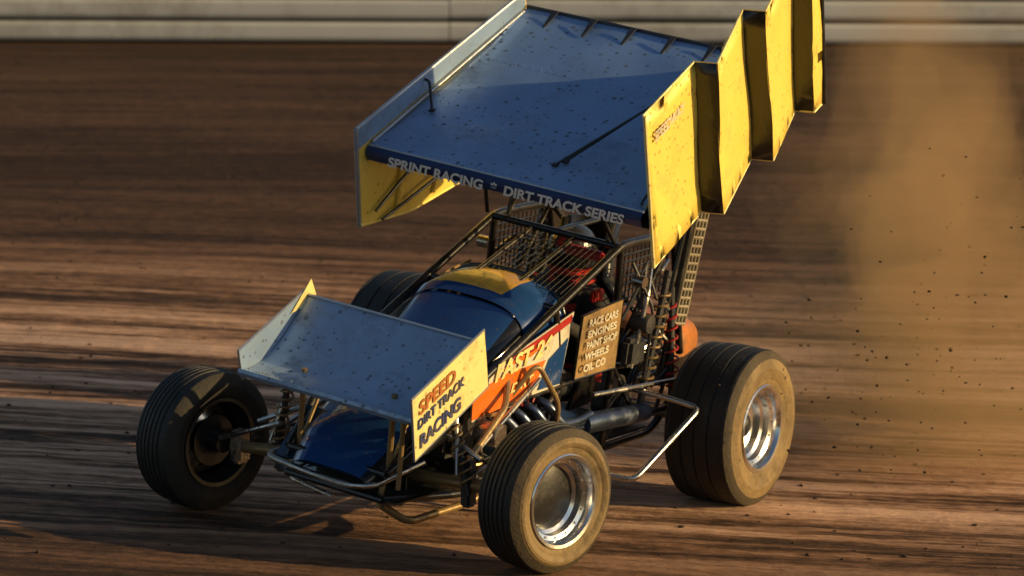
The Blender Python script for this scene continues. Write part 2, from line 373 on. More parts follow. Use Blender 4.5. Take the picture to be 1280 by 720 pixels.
a.plate([(-0.33,-0.30,0.30),(0.33,-0.30,0.30),(0.33,0.295,0.28),(-0.33,0.295,0.28)],0.008,(0,0,1),0)
a.plate([(-0.345,1.0,0.62),(-0.345,1.45,0.62),(-0.345,1.45,1.0),(-0.345,1.0,1.0)],0.008,(1,0,0),0)
a.out('floor_and_firewall',[M_black],False)
a=Acc()
def seatsec(z,y,hw,wr): 
    return [V((-hw,y-wr,z)),V((-hw*0.97,y-wr*0.4,z)),V((-hw*0.75,y,z)),V((-hw*0.3,y+0.03,z)),V((hw*0.3,y+0.03,z)),V((hw*0.75,y,z)),V((hw*0.97,y-wr*0.4,z)),V((hw,y-wr,z))]
loft(a,[seatsec(0.42,1.72,0.22,0.35),seatsec(0.6,1.76,0.23,0.30),seatsec(0.8,1.80,0.24,0.24),seatsec(0.95,1.83,0.22,0.14),seatsec(1.02,1.84,0.15,0.16),seatsec(1.27,1.86,0.14,0.16)],0)
o=a.out('seat',[M_black],True,sharp=80); sm=o.modifiers.new('t','SOLIDIFY'); sm.thickness=0.02
a=Acc()
ts=[(2.22,0.40,0.66,0.20),(2.26,0.38,0.71,0.27),(2.44,0.36,0.73,0.27),(2.62,0.42,0.70,0.24),(2.74,0.48,0.64,0.16),(2.78,0.52,0.58,0.08)]
secs=[]
for y,z0,z1,hw in ts:
    secs.append([V((hw*math.copysign(abs(math.cos(t))**0.5,math.cos(t)),y,(z0+z1)/2+(z1-z0)/2*math.copysign(abs(math.sin(t))**0.6,math.sin(t)))) for t in [2*math.pi*k/24 for k in range(25)]])
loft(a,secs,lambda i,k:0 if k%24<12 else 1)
a.out('tail_tank',[M_tank,M_black],True,sharp=70)
# ------------------------------------------------------------------ FRAME / CAGE
a=Acc(); R1=0.02
for s in (-1,1):
    x=0.355*s
    a.tube([(0.26*s,-0.30,0.42),(x,0.10,0.70),(x,0.30,0.80),(x,1.37,1.245),(x,1.44,1.27),(x,1.95,1.27),(x,2.05,1.0),(x,2.2,0.62)],R1,0.08,12)
    a.tube([(0.25*s,-0.30,0.30),(x,0.2,0.26),(x,2.0,0.24),(x,2.25,0.45)],R1,0.1,12)
    a.tube([(x,1.42,1.26),(x*1.04,1.46,0.8),(x,1.5,0.26)],R1*0.9,0.05,12)
    a.tube([(x,0.87,1.02),(x,1.00,0.62),(x,0.95,0.26)],R1*0.8,0.03,10)
    a.tube([(x,0.30,0.80),(x,0.28,0.27)],R1*0.8,0,10)
    a.tube([(x,0.30,0.62),(x,1.46,0.66),(x,2.1,0.6)],R1*0.8,0.03,10)
    a.tube([(x,1.95,1.26),(x,1.5,0.7)],R1*0.7,0,10)
    a.tube([(x,1.0,0.62),(x,0.3,0.28)],R1*0.7,0,10)
    a.tube([(x,1.5,0.26),(x,2.02,1.0)],R1*0.7,0,10)
for y,z in ((1.40,1.262),(1.95,1.27),(1.46,0.86),(2.1,0.62),(0.3,0.80),(0.28,0.27),(-0.30,0.42),(-0.3,0.30),(0.87,1.03)):
    w=0.355 if y>0.1 else 0.26
    a.tube([(-w,y,z),(w,y,z)],R1*0.85,0,10)
a.tube([(0,1.40,1.262),(0,1.95,1.27)],R1*0.7,0,10)
a.tube([(-0.34,1.95,1.26),(0.34,2.1,0.62)],R1*0.7,0,10)
a.tube([(-0.12,1.40,1.262),(-0.12,0.90,1.10)],0.010,0,8)
a.tube([(0.12,1.40,1.262),(0.12,0.90,1.10)],0.010,0,8)
a.out('roll_cage_frame',[M_tube])
a=Acc()
p00=V((-0.10,0.93,1.11));p10=V((0.33,0.93,1.09));p01=V((-0.10,1.38,1.25));p11=V((0.33,1.38,1.25))
for k in range(15):
    t=k/14; a.tube([p00.lerp(p10,t),p01.lerp(p11,t)],0.0016,0,5); 
for k in range(14):
    t=k/13; a.tube([p00.lerp(p01,t),p10.lerp(p11,t)],0.0016,0,5)
for sx in (0.35,-0.35):
    q00=V((sx,1.46,0.95));q10=V((sx,1.92,0.98));q01=V((sx,1.44,1.25));q11=V((sx,1.93,1.25))
    for k in range(13): a.tube([q00.lerp(q10,k/12),q01.lerp(q11,k/12)],0.004,0,5,1)
    for k in range(9): a.tube([q00.lerp(q01,k/8),q10.lerp(q11,k/8)],0.004,0,5,1)
a.out('rock_screen_and_net',[M_wire,M_black])
a=Acc()
for s in (-1,1):
    x=0.40*s
    p0=V((x,2.06,0.80)); p1=V((x,2.15,1.36)); ax=(p1-p0); sd=V((0,0.99,-0.16))*0.055
    hz=13
    for c in (-1,-0.33,0.33,1):
        a.tube([p0+sd*c,p1+sd*c],0.007,0,6,0)
    for k in range(hz+1): 
        a.tube([p0+ax*k/hz-sd,p0+ax*k/hz+sd],0.008,0,6,0)
    a.tube([p0+V((0,-0.12,-0.3)),p1+V((0,-0.12,0))],0.020,0,8,1)
    a.tube([p0+V((0,-0.22,-0.2)),p1+V((0,-0.16,0.05))],0.016,0,8,1)
    a.plate([p0-sd+V((-0.01*s,0,0)),p0+sd+V((-0.01*s,0,0)),p1+sd+V((-0.01*s,0,0)),p1-sd+V((-0.01*s,0,0))],0.004,(1,0,0),1)
a.out('perforated_uprights',[M_perf,M_tube])
a=Acc()
a.tube([(0.36,1.62,0.54),(0.62,1.66,0.53),(0.76,1.69,0.515),(0.71,1.20,0.23),(0.36,1.12,0.23)],0.015,0.05,12)
a.tube([(0.45,1.16,0.23),(0.40,0.9,0.25)],0.012,0,10)
a.tube([(-0.36,1.62,0.54),(-0.70,1.66,0.53),(-0.68,1.2,0.25),(-0.36,1.15,0.25)],0.015,0.05,12)
a.tube([(-0.33,-0.02,0.38),(-0.36,-0.34,0.36),(-0.10,-0.36,0.345),(0.10,-0.36,0.34),(0.24,-0.36,0.37),(0.26,0.0,0.42)],0.015,0.07,12)
a.tube([(-0.25,-0.02,0.30),(-0.25,-0.30,0.28),(0.0,-0.30,0.25)],0.012,0.05,10)
a.tube([(0.20,-0.20,0.24),(0.28,-0.10,0.165),(0.32,0.35,0.18),(0.34,0.6,0.25)],0.018,0.06,12,1)
a.tube([(0.20,-0.20,0.42),(0.20,-0.24,0.24)],0.014,0,10,1)
a.tube([(0.33,0.5,0.60),(0.43,0.62,0.83),(0.47,0.80,0.62),(0.42,0.9,0.45)],0.013,0.06,10,1)
a.out('nerf_bars_and_bumper',[M_nickel,M_goldtube])
a=Acc()
a.plate([(-0.33,-0.30,0.36),(0.22,-0.30,0.37),(0.24,-0.12,0.55),(-0.30,-0.12,0.57)],0.008,(0,-0.7,0.7),0)
a.plate([(-0.24,-0.12,0.57),(0.24,-0.12,0.57),(0.24,-0.08,0.30),(-0.24,-0.08,0.30)],0.008,(0,1,0),1)
for xx in (-0.26,0.16): a.tube([(xx,-0.31,0.375),(xx*1.02,-0.13,0.575)],0.008,0,8,1)
a.out('nose_plate',[M_steel,M_black],False)
a=Acc()
a.box((0,0.62,0.50),(0.36,0.55,0.32),0,None,0.03)
for s in (-1,1):
    Rm=Matrix.Rotation(s*0.75,3,'Y')
    a.box((0.21*s,0.62,0.66),(0.17,0.52,0.12),0,Rm,0.02); a.box((0.26*s,0.62,0.72),(0.12,0.50,0.06),1,Rm,0.02)
    for k in range(4):
        y=0.42+0.13*k
        a.tube([(0.08*s,y,0.72),(0.09*s,y,0.84)],0.024,0,12,1)
        a.tube([(0.26*s,y,0.60),(0.40*s,y+0.01,0.60),(0.45*s,y+0.08,0.52-0.01*k),(0.45*s,y+0.24,0.47+0.012*(k%2)),(0.44*s,1.12+0.02*k,0.45+0.035*(k-1.5)*0.8)],0.021,0.06,12,2)
    a.tube([(0.44*s,1.12,0.45),(0.45*s,1.22,0.45),(0.46*s,1.70,0.42)],[0.05]*2+[0.045],0,14,2)
    for k in range(6): a.tube([(0.30*s,0.38+0.09*k,0.70),(0.34*s,0.40+0.09*k,0.74),(0.36*s,0.5+0.05*k,0.60)],0.006,0.02,6,3)
a.box((0.22,0.98,0.50),(0.16,0.10,0.16),0,None,0.02)
a.lathe([(0.0,0.06),(0.05,0.06),(0.055,0.05),(0.055,-0.05),(0.05,-0.06),(0,-0.06)],Matrix.Translation((0.42,0.28,0.55)).to_4x4(),24,1)
for k in range(16):
    y=random.uniform(0.15,1.0); z=random.uniform(0.30,0.62)
    a.tube([(0.34,y,z),(0.40,y+random.uniform(-.1,.1),z+random.uniform(-.12,.12)),(0.36,y+random.uniform(-.2,.2),z+random.uniform(-.12,.12))],random.uniform(0.005,0.010),0.04,7,random.choice([0,1,4,4,2]))
a.out('engine',[M_engine,M_nickel,M_header,M_red,M_goldtube],True)
a=Acc()
for s in (-1,1):
    x=0.43*s
    coil(a,(x,1.72,0.55),(x*0.95,1.82,1.0),0.036,9,0.007,0)
    a.tube([(x,1.70,0.45),(x*0.95,1.85,1.1)],0.018,0,10,1)
    coil(a,(x*1.1,1.95,0.50),(x*0.9,1.95,0.92),0.032,8,0.006,3)
    a.tube([(x*1.1,1.95,0.42),(x*0.9,1.95,1.0)],0.015,0,10,1)
    a.tube([(x*1.15,2.05,0.42),(x,1.1,0.40)],0.013,0,10,1); a.tube([(x*1.15,2.05,0.55),(x,1.2,0.58)],0.013,0,10,2)
    a.box((x*1.15,2.08,0.45),(0.05,0.12,0.2),1,None,0.015)
    a.tube([(x,1.55,0.66),(x*1.05,1.58,1.02),(x*0.9,1.7,1.12)],0.011,0.05,8,2)
    a.tube([(x*0.9,1.5,1.18),(x*1.1,1.62,0.95),(x*1.05,1.66,0.6)],0.009,0.05,8,1)
    a.lathe([(0,0.05),(0.045,0.05),(0.05,0.04),(0.05,-0.04),(0,-0.05)],Matrix.Translation((x,1.60,0.88)),20,1)
    a.lathe([(0,0.03),(0.03,0.03),(0.03,-0.03),(0,-0.03)],Matrix.Translation((x*1.02,1.50,1.10)),16,2)
a.box((0.42,1.56,0.74),(0.07,0.16,0.14),1,None,0.02)
for k in range(22):
    y=1.45+random.random()*0.45; z=0.45+random.random()*0.65
    a.tube([(0.38,y,z),(0.43,y+random.uniform(-.08,.08),z+random.uniform(-.12,.12)),(0.40,y+random.uniform(-.15,.15),z+random.uniform(-.15,.15))],random.uniform(0.005,0.012),0.03,7,random.choice([1,1,2,4]))
a.out('rear_suspension',[M_goldtube,M_engine,M_nickel,M_red,M_black])
I4=Matrix.Identity(4)
a=Acc()
a.tube([(-0.90,0,0.345),(-0.5,0,0.35),(0.5,0,0.31),(0.82,0,0.295)],0.028,0,14,0)
a.tube([(-0.84,0.12,0.34),(0.78,0.12,0.29)],0.012,0,10,1)
a.tube([(-0.78,-0.10,0.40),(-0.40,-0.16,0.52)],0.012,0,10,1)
for s,zb in ((-1,0.37),(1,0.32)):
    a.tube([(0.50*s,0.0,zb),(0.40*s,0.85,0.50)],0.013,0,10,1)
    a.tube([(0.50*s,0.0,zb+0.10),(0.42*s,0.75,0.66)],0.012,0,10,1)
    a.tube([(0.52*s,-0.03,zb-0.05),(0.42*s,-0.05,zb+0.38)],0.016,0,10,2)
    coil(a,(0.52*s,-0.03,zb),(0.43*s,-0.05,zb+0.30),0.032,8,0.006,3)
    a.box((0.50*s,0,zb),(0.05,0.07,0.22),2,None,0.01)
    a.box((0.74*s,0.0,zb-0.02),(0.06,0.10,0.16),1,None,0.015)
    a.tube([(0.74*s,0.0,zb),(0.74*s,0.13,zb)],0.013,0,8,2)
    a.tube([(0.33*s,0.02,zb+0.22),(0.60*s,-0.05,zb+0.12)],0.012,0,8,1)
    a.tube([(0.45*s,-0.02,zb+0.30),(0.50*s,-0.10,zb+0.05)],0.009,0,8,1)
    a.tube([(0.70*s,0.04,zb+0.05),(0.45*s,0.10,zb+0.10),(0.30*s,0.2,zb+0.2)],0.008,0.1,8,2)
a.tube([(0.50,0.0,0.42),(0.48,0.35,0.60),(0.40,0.5,0.70)],0.016,0.05,10,0)
a.tube([(0.55,0.02,0.36),(0.45,0.55,0.34),(0.40,0.9,0.40)],0.014,0.05,10,0)
a.out('front_axle_suspension',[M_goldtube,M_nickel,M_engine,M_goldtube],M=I4)
a=Acc()
a.tube([(-1.2,2.1,0.40),(0.75,2.09,0.25)],0.035,0,16,0)
a.lathe([(0.0,0.05),(0.14,0.04),(0.14,-0.04),(0,-0.05)],Matrix.Translation((0.05,2.1,0.30)),24,1)
a.lathe([(0.06,0.01),(0.15,0.01),(0.15,-0.01),(0.06,-0.01)],Matrix.Translation((0.50,2.09,0.27)),32,1,closed=True)
a.out('rear_axle',[M_nickel,M_engine],M=I4)
# ------------------------------------------------------------------ WHEELS
def wheel(name,outer,Rt,w,rim,side,steer,camb,grooves,outmat):
    Mx=Matrix.Rotation(steer,4,'Z')@Matrix.Rotation(camb,4,'Y')
    if side<0: Mx=Mx@Matrix.Rotation(math.pi,4,'Z')
    cen=V(outer)-(Mx@V((w/2,0,0)))
    Mx=Matrix.Translation(cen)@Mx
    a=Acc(); hw=w/2
    sh=0.045 if w<0.3 else 0.05
    P=[];mi=[]
    def pt(r,x,m): P.append((r,x)); mi.append(m)
    pt(rim-0.005,-hw+0.035,2); pt(rim+0.012,-hw+0.012,2); pt(rim+0.03,-hw+0.004,2); pt((rim+Rt)/2,-hw-0.006,2); pt(Rt-sh,-hw+0.002,2); pt(Rt-sh*0.55,-hw+0.012,1); pt(Rt-sh*0.2,-hw+0.026,0)
    tw=w-0.084
    g=grooves
    pt(Rt-0.006,-tw/2-0.004,0)
    for k in range(g+1):
        xa=-tw/2+tw*k/(g+1)+ (0.006 if k else 0); xb=-tw/2+tw*(k+1)/(g+1)-(0.006 if k<g else 0)
        cr=lambda x_:Rt-0.010*(abs(x_)/(tw/2))**2
        if k: pt(cr(xa)-0.008,xa-0.004,0)
        pt(cr(xa),xa,0); pt(cr((xa+xb)/2),(xa+xb)/2,0); pt(cr(xb),xb,0)
        if k<g: pt(cr(xb)-0.008,xb+0.004,0)
    pt(Rt-0.006,tw/2+0.004,0)
    pt(Rt-sh*0.2,hw-0.026,3); pt(Rt-sh*0.55,hw-0.012,3); pt(Rt-sh,hw-0.002,1); pt((rim+Rt)/2+0.012,hw+0.006,1); pt((rim+Rt)/2,hw+0.009,1); pt((rim+Rt)/2-0.012,hw+0.006,1); pt(rim+0.045,hw-0.001,1); pt(rim+0.040,hw-0.004,1); pt(rim+0.03,hw-0.004,1); pt(rim+0.012,hw-0.012,1); pt(rim-0.005,hw-0.035,1)
    a.lathe(P,I4,96,mi)
    a.out(name+'_tyre',[M_rubber,M_side if outmat else M_sidein,M_sidein,M_side2],True,Mx,sharp=25)
    a=Acc()
    prof=[(rim-0.004,hw-0.030),(rim+0.010,hw-0.016),(rim+0.014,hw-0.008),(rim+0.008,hw-0.003),(rim-0.006,hw-0.006),(rim-0.014,hw-0.02),(rim-0.018,hw-0.045),(rim-0.038,hw-0.055),(rim-0.042,hw-0.085),(rim-0.058,hw-0.095),(rim-0.065,hw-0.13),(0.095,hw-0.15),(0.085,hw-0.14),(0.06,hw-0.135),(0.055,hw-0.10),(0.03,hw-0.085),(0.0,hw-0.083)]
    a.lathe(prof,I4,64,[0]*12+[1]*6)
    prof=[(rim+0.010,-hw+0.016),(rim+0.010,-hw+0.004),(rim-0.008,-hw+0.006),(rim-0.018,-hw+0.03),(rim-0.03,-hw+0.14),(0.10,-hw+0.16),(0.0,-hw+0.165)]
    a.lathe(prof,I4,64,1)
    for k in range(8):
        t=2*math.pi*k/8
        a.lathe([(0.0,0.008),(0.009,0.006),(0.010,-0.01)],Matrix.Translation((hw-0.134,0.074*math.cos(t),0.074*math.sin(t))),8,0)
    for k in range(16):
        t=2*math.pi*k/16
        a.lathe([(0.0,0.004),(0.006,0.003),(0.006,-0.004)],Matrix.Translation((hw-0.049,(rim-0.028)*math.cos(t),(rim-0.028)*math.sin(t))),8,0)
    a.lathe([(0.05,-hw+0.06),(0.12,-hw+0.06),(0.12,-hw+0.05),(0.05,-hw+0.05)],I4,32,1,closed=True)
    a.lathe([(0.0,-hw-0.02),(0.045,-hw-0.02),(0.05,hw-0.16)],I4,24,1)
    a.out(name+'_rim',[M_chrome,M_black],True,Mx,sharp=30)
SW=math.radians(-13)
wheel('front_wheel_near',(0.9965,0,0.289),0.3315,0.245,0.200,1,SW,math.radians(3),5,True)
wheel('front_wheel_far',(-1.05,0,0.385),0.3315,0.25,0.200,-1,SW,math.radians(4),5,False)
wheel('rear_wheel_near',(0.915,2.09,0.252),0.395,0.37,0.205,1,0,math.radians(2.5),3,True)
wheel('rear_wheel_far',(-1.32,2.05,0.425),0.45,0.46,0.205,-1,0,math.radians(2.5),3,False)
# ------------------------------------------------------------------ DRIVER
drv=bpy.data.objects.new('driver',None); COL.objects.link(drv)
def skin(name,verts,edges,radii,m,sub=2):
    me=bpy.data.meshes.new(name); me.from_pydata(verts,edges,[]); o=bpy.data.objects.new(name,me); COL.objects.link(o)
    o.parent=drv; o.matrix_local=M_CH
    md=o.modifiers.new('s','SKIN'); 
    for i,r in enumerate(radii):
        me.skin_vertices[0].data[i].radius=(r,r) if not isinstance(r,tuple) else r
    me.skin_vertices[0].data[0].use_root=True
    md.use_smooth_shade=True
    sb=o.modifiers.new('d','SUBSURF'); sb.levels=sub; sb.render_levels=sub
    me.materials.append(m); return o
vb=[(0,1.60,0.50),(0,1.63,0.68),(0,1.64,0.85),(0,1.64,0.94),(0,1.62,1.03),
 (-0.18,1.62,0.90),(-0.27,1.48,0.74),(-0.17,1.27,0.86),
 (0.18,1.62,0.90),(0.27,1.48,0.74),(0.17,1.27,0.86),
 (-0.11,1.52,0.49),(-0.15,1.18,0.62),(-0.12,0.85,0.42),
 (0.11,1.52,0.49),(0.15,1.18,0.62),(0.12,0.85,0.42)]
eb=[(0,1),(1,2),(2,3),(3,4),(3,5),(5,6),(6,7),(3,8),(8,9),(9,10),(0,11),(11,12),(12,13),(0,14),(14,15),(15,16)]
rb=[(0.17,0.12),(0.16,0.11),(0.17,0.12),(0.12,0.10),0.06,0.075,0.05,0.036,0.075,0.05,0.036,0.09,0.07,0.05,0.09,0.07,0.05]
skin('body',vb,eb,rb,M_suit)
for s in (-1,1):
    hx=0.165*s
    vh=[(hx,1.265,0.865),(hx*0.98,1.225,0.89)]; eh=[(0,1)]; rh=[0.032,0.036]
    for k in range(4):
        z=0.865+0.018*k
        b=len(vh); vh+=[(hx*0.98,1.20,z),(hx*0.92,1.165-0.002*k,z+0.004),(hx*0.82,1.175,z+0.004),(hx*0.78,1.195,z)]
        eh+=[(1,b),(b,b+1),(b+1,b+2),(b+2,b+3)]; rh+=[0.012,0.0105,0.010,0.009]
    b=len(vh); vh+=[(hx*0.85,1.235,0.90),(hx*0.78,1.21,0.915)]; eh+=[(0,b),(b,b+1)]; rh+=[0.013,0.010]
    skin('glove',vh,eh,rh,M_suit,1)
a=Acc()
hc=V((0,1.60,1.13))
nu,nv=36,24
def hp(th,ph):
    x=0.125*math.sin(ph)*math.cos(th); y=0.15*math.sin(ph)*math.sin(th); z=0.145*math.cos(ph)
    if z<-0.06: x*=0.92; y*=0.95; 
    if y<-0.05 and z<-0.02: y*=1.10
    return V((x,y,z))
def hpk(th,ph,k): return hc+hp(th,ph)*k
for i in range(nu):
    for j in range(nv):
        t0,t1=2*math.pi*i/nu,2*math.pi*(i+1)/nu; p0,p1=math.pi*0.86*j/nv,math.pi*0.86*(j+1)/nv
        tm=(t0+t1)/2; pm=(p0+p1)/2
        front=math.cos(tm+math.pi/2)
        vis=front>0.35 and 0.40*math.pi<pm<0.60*math.pi
        k=0.965 if vis else 1
        a.add([hpk(t0,p0,k),hpk(t0,p1,k),hpk(t1,p1,k),hpk(t1,p0,k)],[(0,1,2,3)],1 if vis else (2 if (abs(math.cos(tm))<0.25 and pm<0.4*math.pi) or 0.62*math.pi<pm<0.70*math.pi else 0))
o=a.out('helmet',[M_helmet,M_visor,M_suitred],True,parent=drv,sharp=50)
a=Acc()
for s in (-1,1):
    a.plate([(0.05*s,1.58,1.02),(0.10*s,1.58,1.01),(0.08*s,1.475,0.70),(0.03*s,1.475,0.70)],0.006,(0,-0.9,0.3),0)
    a.plate([(0.10*s,1.50,0.56),(0.10*s,1.50,0.61),(0.24*s,1.62,0.58),(0.24*s,1.62,0.53)],0.006,(0,-1,0),0)
a.out('harness',[M_suitred],False,parent=drv)
a=Acc()
ring=[V((0.165*math.cos(t),1.185+0.05*math.sin(t)*0.9,0.90+0.155*math.sin(t))) for t in [2*math.pi*k/36 for k in range(36)]]
a.tube(ring,0.014,0,10,0,True)
for t in (0.5,2.6,4.7): a.tube([(0,1.17,0.90),(0.16*math.cos(t),1.185+0.045*math.sin(t),0.90+0.15*math.sin(t))],0.011,0,8,1)
a.tube([(0,1.17,0.90),(0,0.95,0.84)],0.014,0,8,1)
a.box((0,1.02,0.98),(0.5,0.03,0.12),0,None,0.01)
a.box((0.22,1.50,0.98),(0.03,0.10,0.06),2,None,0.01); a.box((0.24,1.30,1.08),(0.05,0.20,0.03),2,None,0.01); a.box((0.16,1.42,1.19),(0.22,0.04,0.05),2,None,0.01)
a.out('steering_wheel_and_dash',[M_black,M_nickel,M_red])
# ------------------------------------------------------------------ GROUND
AZ=math.atan2(0.5129,0.8585)
RZ=Matrix.Rotation(AZ,4,'Z')
def sms(x,a_,b_):
    t=np.clip((x-a_)/(b_-a_),0,1); return t*t*(3-2*t)
def vnoise(x,y,seed):
    rs=np.random.RandomState(seed); T=rs.rand(256,256)
    xi=np.floor(x).astype(int); yi=np.floor(y).astype(int); xf=x-xi; yf=y-yi
    xf=xf*xf*(3-2*xf); yf=yf*yf*(3-2*yf)
    g=lambda i,j:T[(xi+i)%256,(yi+j)%256]
    return (g(0,0)*(1-xf)+g(1,0)*xf)*(1-yf)+(g(0,1)*(1-xf)+g(1,1)*xf)*yf-0.5
WH=18.0
def gz(A,Hh):
    fade=1-sms(Hh,4,13)
    z=(-0.063*4*np.tanh(A/4)-0.018*np.clip(Hh,-4,4))*fade
    z=z+0.77*sms(Hh,5,WH-0.5)+0.0*Hh
    near=sms(Hh,-30,-8)*(1-sms(Hh,17.2,18.2))
    z=z+near*(0.010*vnoise(A*0.04,Hh*2.1,1)+0.007*vnoise(A*0.10,Hh*5.0,2)+0.005*vnoise(A*0.7,Hh*9,3)+0.006*vnoise(A*5,Hh*10,5)+0.005*vnoise(A*16,Hh*16,6))
    return z
ax=np.concatenate([-np.geomspace(500,7,26),np.arange(-6.9,7,0.05),np.geomspace(7,500,26)])
hx=np.concatenate([-np.geomspace(500,7,24)+0,np.arange(-4,11,0.05),np.arange(11,20,0.12),np.geomspace(20,900,26)])
hx=np.unique(hx)
A_,H_=np.meshgrid(ax,hx); Z_=gz(A_,H_)
vs=np.stack([A_.ravel(),H_.ravel(),Z_.ravel()],1); nx=len(ax); ny=len(hx)
ii=np.arange((nx-1)*(ny-1)); rI=ii//(nx-1); cI=ii%(nx-1); b0=rI*nx+cI
fc_=np.stack([b0,b0+1,b0+nx+1,b0+nx],1)
me=bpy.data.meshes.new('dirt_track'); me.from_pydata(vs.tolist(),[],fc_.tolist()); me.polygons.foreach_set('use_smooth',[True]*len(me.polygons))
g=bpy.data.objects.new('dirt_track_ground',me); COL.objects.link(g); g.matrix_world=RZ
m=bpy.data.materials.new('dirt'); m.use_nodes=True; nt=m.node_tree; N=nt.nodes; Lk=nt.links; b=N['Principled BSDF']
tc=N.new('ShaderNodeTexCoord')
def nz(scale,sx,sy,det=6,rg=0.6,sz=1):
    mp=N.new('ShaderNodeMapping'); mp.inputs['Scale'].default_value=(sx,sy,sz); Lk.new(tc.outputs['Object'],mp.inputs['Vector'])
    t=N.new('ShaderNodeTexNoise'); t.inputs['Scale'].default_value=scale; t.inputs['Detail'].default_value=det; t.inputs['Roughness'].default_value=rg
    Lk.new(mp.outputs[0],t.inputs['Vector']); return t.outputs['Fac']
def math_(op,a_,b_):
    t=N.new('ShaderNodeMath'); t.operation=op
    for i,q in enumerate((a_,b_)):
        if isinstance(q,(int,float)): t.inputs[i].default_value=q
        else: Lk.new(q,t.inputs[i])
    return t.outputs[0]
def mr(v,a_,b_,c_=0,d_=1):
    t=N.new('ShaderNodeMapRange'); t.interpolation_type='SMOOTHSTEP'; Lk.new(v,t.inputs['Value']); t.inputs['From Min'].default_value=a_; t.inputs['From Max'].default_value=b_; t.inputs['To Min'].default_value=c_; t.inputs['To Max'].default_value=d_; return t.outputs['Result']
s1=nz(1.0,0.07,1.3,3); s2=nz(1.0,0.25,4.2,7,0.65); s3=nz(1.0,0.8,15,5); s4=nz(9,1,1.6,7,0.7)
sepx=N.new('ShaderNodeSeparateXYZ'); Lk.new(tc.outputs['Object'],sepx.inputs[0]); yy=sepx.outputs['Y']
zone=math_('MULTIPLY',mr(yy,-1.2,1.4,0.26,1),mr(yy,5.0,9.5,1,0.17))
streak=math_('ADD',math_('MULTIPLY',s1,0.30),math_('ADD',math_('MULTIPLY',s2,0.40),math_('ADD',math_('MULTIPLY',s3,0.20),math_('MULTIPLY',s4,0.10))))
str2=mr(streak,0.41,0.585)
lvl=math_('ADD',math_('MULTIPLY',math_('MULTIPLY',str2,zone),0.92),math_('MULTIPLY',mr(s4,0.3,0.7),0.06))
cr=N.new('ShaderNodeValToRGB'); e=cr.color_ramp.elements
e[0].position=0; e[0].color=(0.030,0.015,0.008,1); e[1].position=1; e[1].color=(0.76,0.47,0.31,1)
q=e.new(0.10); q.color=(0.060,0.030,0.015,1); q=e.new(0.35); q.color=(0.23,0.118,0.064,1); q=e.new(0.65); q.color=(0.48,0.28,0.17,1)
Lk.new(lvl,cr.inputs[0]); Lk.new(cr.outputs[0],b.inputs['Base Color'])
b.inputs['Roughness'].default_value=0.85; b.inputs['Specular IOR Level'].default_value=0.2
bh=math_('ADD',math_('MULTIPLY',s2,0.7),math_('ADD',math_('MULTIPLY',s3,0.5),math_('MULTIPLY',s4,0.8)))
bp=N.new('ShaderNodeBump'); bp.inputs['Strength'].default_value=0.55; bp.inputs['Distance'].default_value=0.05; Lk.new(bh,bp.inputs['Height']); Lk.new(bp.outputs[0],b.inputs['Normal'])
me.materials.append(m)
a=Acc()
def clod(c,r):
    bm=bmesh.new(); bmesh.ops.create_icosphere(bm,subdivisions=1,radius=r)
    for v in bm.verts: v.co*=random.uniform(0.6,1.25)
    for v in bm.verts: v.co.z*=0.7
    bm.verts.ensure_lookup_table()
    a.add([v.co+V(c) for v in bm.verts],[[x.index for x in f.verts] for f in bm.faces]); bm.free()
for k in range(1500):
    A0=random.uniform(-6,7); H0=random.uniform(-3,12)
    clod((A0,H0,float(gz(np.array(A0),np.array(H0)))),random.choice([0.006,0.008,0.012,0.016]))
a.out('dirt_clods',[M_clod],False,M=RZ,parent=None)
a=Acc()
for k in range(300):
    t=random.random()
    A0=2.0+t*2.2+random.gauss(0,0.3); H0=1.6+random.gauss(0,0.9)+t*1.5; z=abs(random.gauss(0,0.25))+t*random.random()*2.6
    clod((A0,H0,z),random.choice([0.004,0.006,0.008,0.011]))
a.out('flying_dirt',[M_clod],False,M=RZ,parent=None)
# ------------------------------------------------------------------ GUARD WALL
wallm=mat('weathered_rail',(0.66,0.64,0.58),0.6,0.0,0.35,0.5,0.36,dirt_col=(0.22,0.17,0.12),dscale=0.8,bump=0.1)
gw=bpy.data.objects.new('guard_rail',None); COL.objects.link(gw)
z0=float(gz(np.array(0.),np.array(WH-0.2)))
a=Acc()
pf=[(0,0.0),(0.045,0.01),(0.06,0.04),(0.063,0.10),(0.06,0.16),(0.045,0.188),(0,0.198)]
for lv in range(6):
    for x0 in range(-42,46,6):
        vs=[];n=len(pf); dz=random.uniform(-0.006,0.006); dd=random.uniform(0,0.02)
        for xx in (x0,x0+5.99):
            for d_,zz in pf: vs.append((xx,WH-d_*1.3-dd,z0+0.02+lv*0.228+zz+dz))
        a.add(vs,[(i,i+n,i+n+1,i+1) for i in range(n-1)],0)
a.out('beams',[wallm],True,M=RZ,parent=gw,sharp=25)
a=Acc()
for x0 in range(-40,44,2): a.box((x0,WH+0.16,z0+0.6),(0.15,0.2,1.7),0,None,0.01)
a.box((0,WH+0.03,z0+0.65),(84,0.04,1.4),0,None,0.0)
a.out('posts',[mat('dark_timber',(0.05,0.035,0.022),0.8)],False,M=RZ,parent=gw)
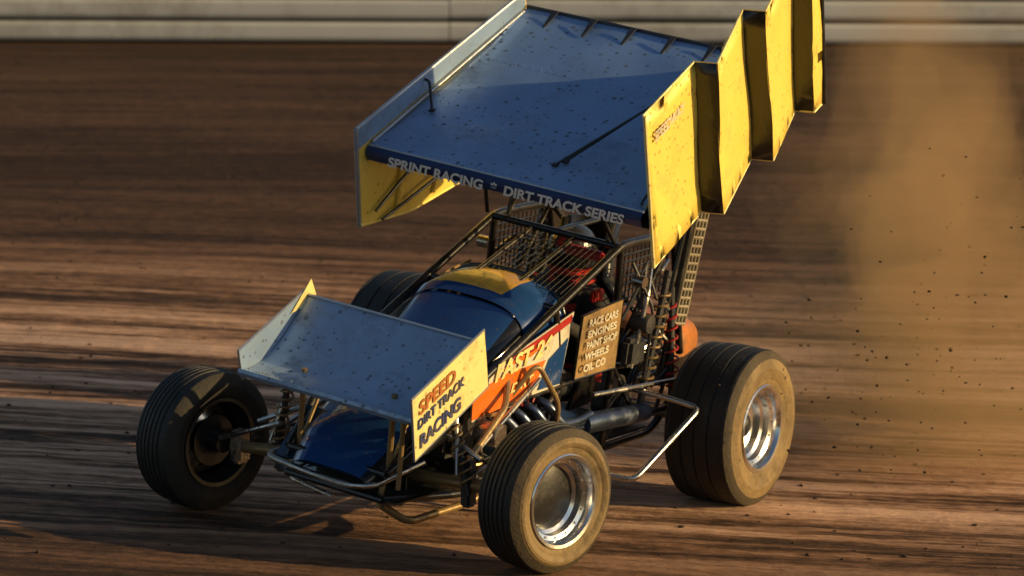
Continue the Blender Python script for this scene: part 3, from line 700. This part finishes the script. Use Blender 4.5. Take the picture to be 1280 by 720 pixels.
# ------------------------------------------------------------------ DUST (overlapping homogeneous puffs, neutral extinction, orange albedo)
du=bpy.data.objects.new('dust_cloud',None); COL.objects.link(du); du.matrix_world=RZ
def dustmat(nm,den):
    m=bpy.data.materials.new(nm); m.use_nodes=True; nt=m.node_tree; N=nt.nodes; N.clear()
    out=N.new('ShaderNodeOutputMaterial'); pv=N.new('ShaderNodeVolumePrincipled'); nt.links.new(pv.outputs[0],out.inputs['Volume'])
    pv.inputs['Color'].default_value=(1.0,0.62,0.30,1); pv.inputs['Anisotropy'].default_value=0.1; pv.inputs['Density'].default_value=den
    return m
DM=[dustmat('dust_thin',0.13),dustmat('dust_mid',0.26)]
puffs=[(2.5,3.0,0.25,0.85,0.9,0.50,1),(2.95,3.2,0.7,0.75,0.9,0.85,1),(2.85,3.5,1.25,0.42,0.7,1.05,1),(3.2,3.4,0.7,1.1,1.1,1.0,0),(3.0,3.7,1.7,0.6,0.8,0.8,0),(3.5,3.0,0.4,1.4,1.3,0.7,0),(2.6,2.7,0.05,1.2,0.9,0.33,1),(2.7,3.1,0.9,0.35,0.5,0.7,1)]
for i,(x,y,z,rx,ry,rz,k) in enumerate(puffs):
    me=bpy.data.meshes.new('puff'); bm=bmesh.new(); bmesh.ops.create_icosphere(bm,subdivisions=4,radius=1)
    for v in bm.verts:
        f=1+0.6*noise.noise(v.co*1.3+V((i*7,0,0)))+0.3*noise.noise(v.co*3+V((0,i*5,0)))
        v.co*=f; v.co=V((v.co.x*rx,v.co.y*ry,v.co.z*rz))
    for f in bm.faces: f.smooth=True
    bm.to_mesh(me); bm.free(); me.materials.append(DM[k])
    o=bpy.data.objects.new('puff_%d'%(i+1),me); COL.objects.link(o); o.parent=du; o.location=(x,y,z)
# ------------------------------------------------------------------ LIGHT
w=bpy.data.worlds.new('World'); SC.world=w; w.use_nodes=True; nt=w.node_tree
bg=nt.nodes['Background']; sk=nt.nodes.new('ShaderNodeTexSky'); sk.sky_type='NISHITA'; sk.sun_disc=False
rv=V((0.8585,0.5129,0)); hv=V((-0.5129,0.8585,0))
EL=math.radians(13)
sd=(rv*0.985-hv*0.12).normalized()
sun_dir=V((sd.x*math.cos(EL),sd.y*math.cos(EL),math.sin(EL)))
sk.sun_elevation=EL; sk.sun_rotation=math.atan2(sd.x,sd.y)
nt.links.new(sk.outputs[0],bg.inputs[0]); bg.inputs[1].default_value=0.10
l=bpy.data.lights.new('sun','SUN'); l.energy=5.0; l.angle=math.radians(0.5); l.color=(1.0,0.71,0.31)
lo=bpy.data.objects.new('sun',l); COL.objects.link(lo); lo.rotation_euler=sun_dir.to_track_quat('Z','Y').to_euler()
# ------------------------------------------------------------------ CAMERA
cam=bpy.data.cameras.new('camera'); co=bpy.data.objects.new('camera',cam); COL.objects.link(co)
fwd=V((-0.5067,0.8482,-0.1545)).normalized(); right=fwd.cross(V((0,0,1))).normalized(); up=right.cross(fwd)
ro=math.radians(0.2538); r2=right*math.cos(ro)+up*math.sin(ro); u2=-right*math.sin(ro)+up*math.cos(ro)
Mc=Matrix((r2,u2,-fwd)).transposed().to_4x4(); Mc.translation=V((8.0222,-12.2232,3.4373)); co.matrix_world=Mc
cam.sensor_width=36; cam.lens=4134.47/1280*36; cam.clip_end=3000; cam.clip_start=0.5
cam.dof.use_dof=True; cam.dof.focus_distance=14.6; cam.dof.aperture_fstop=2.8
SC.camera=co
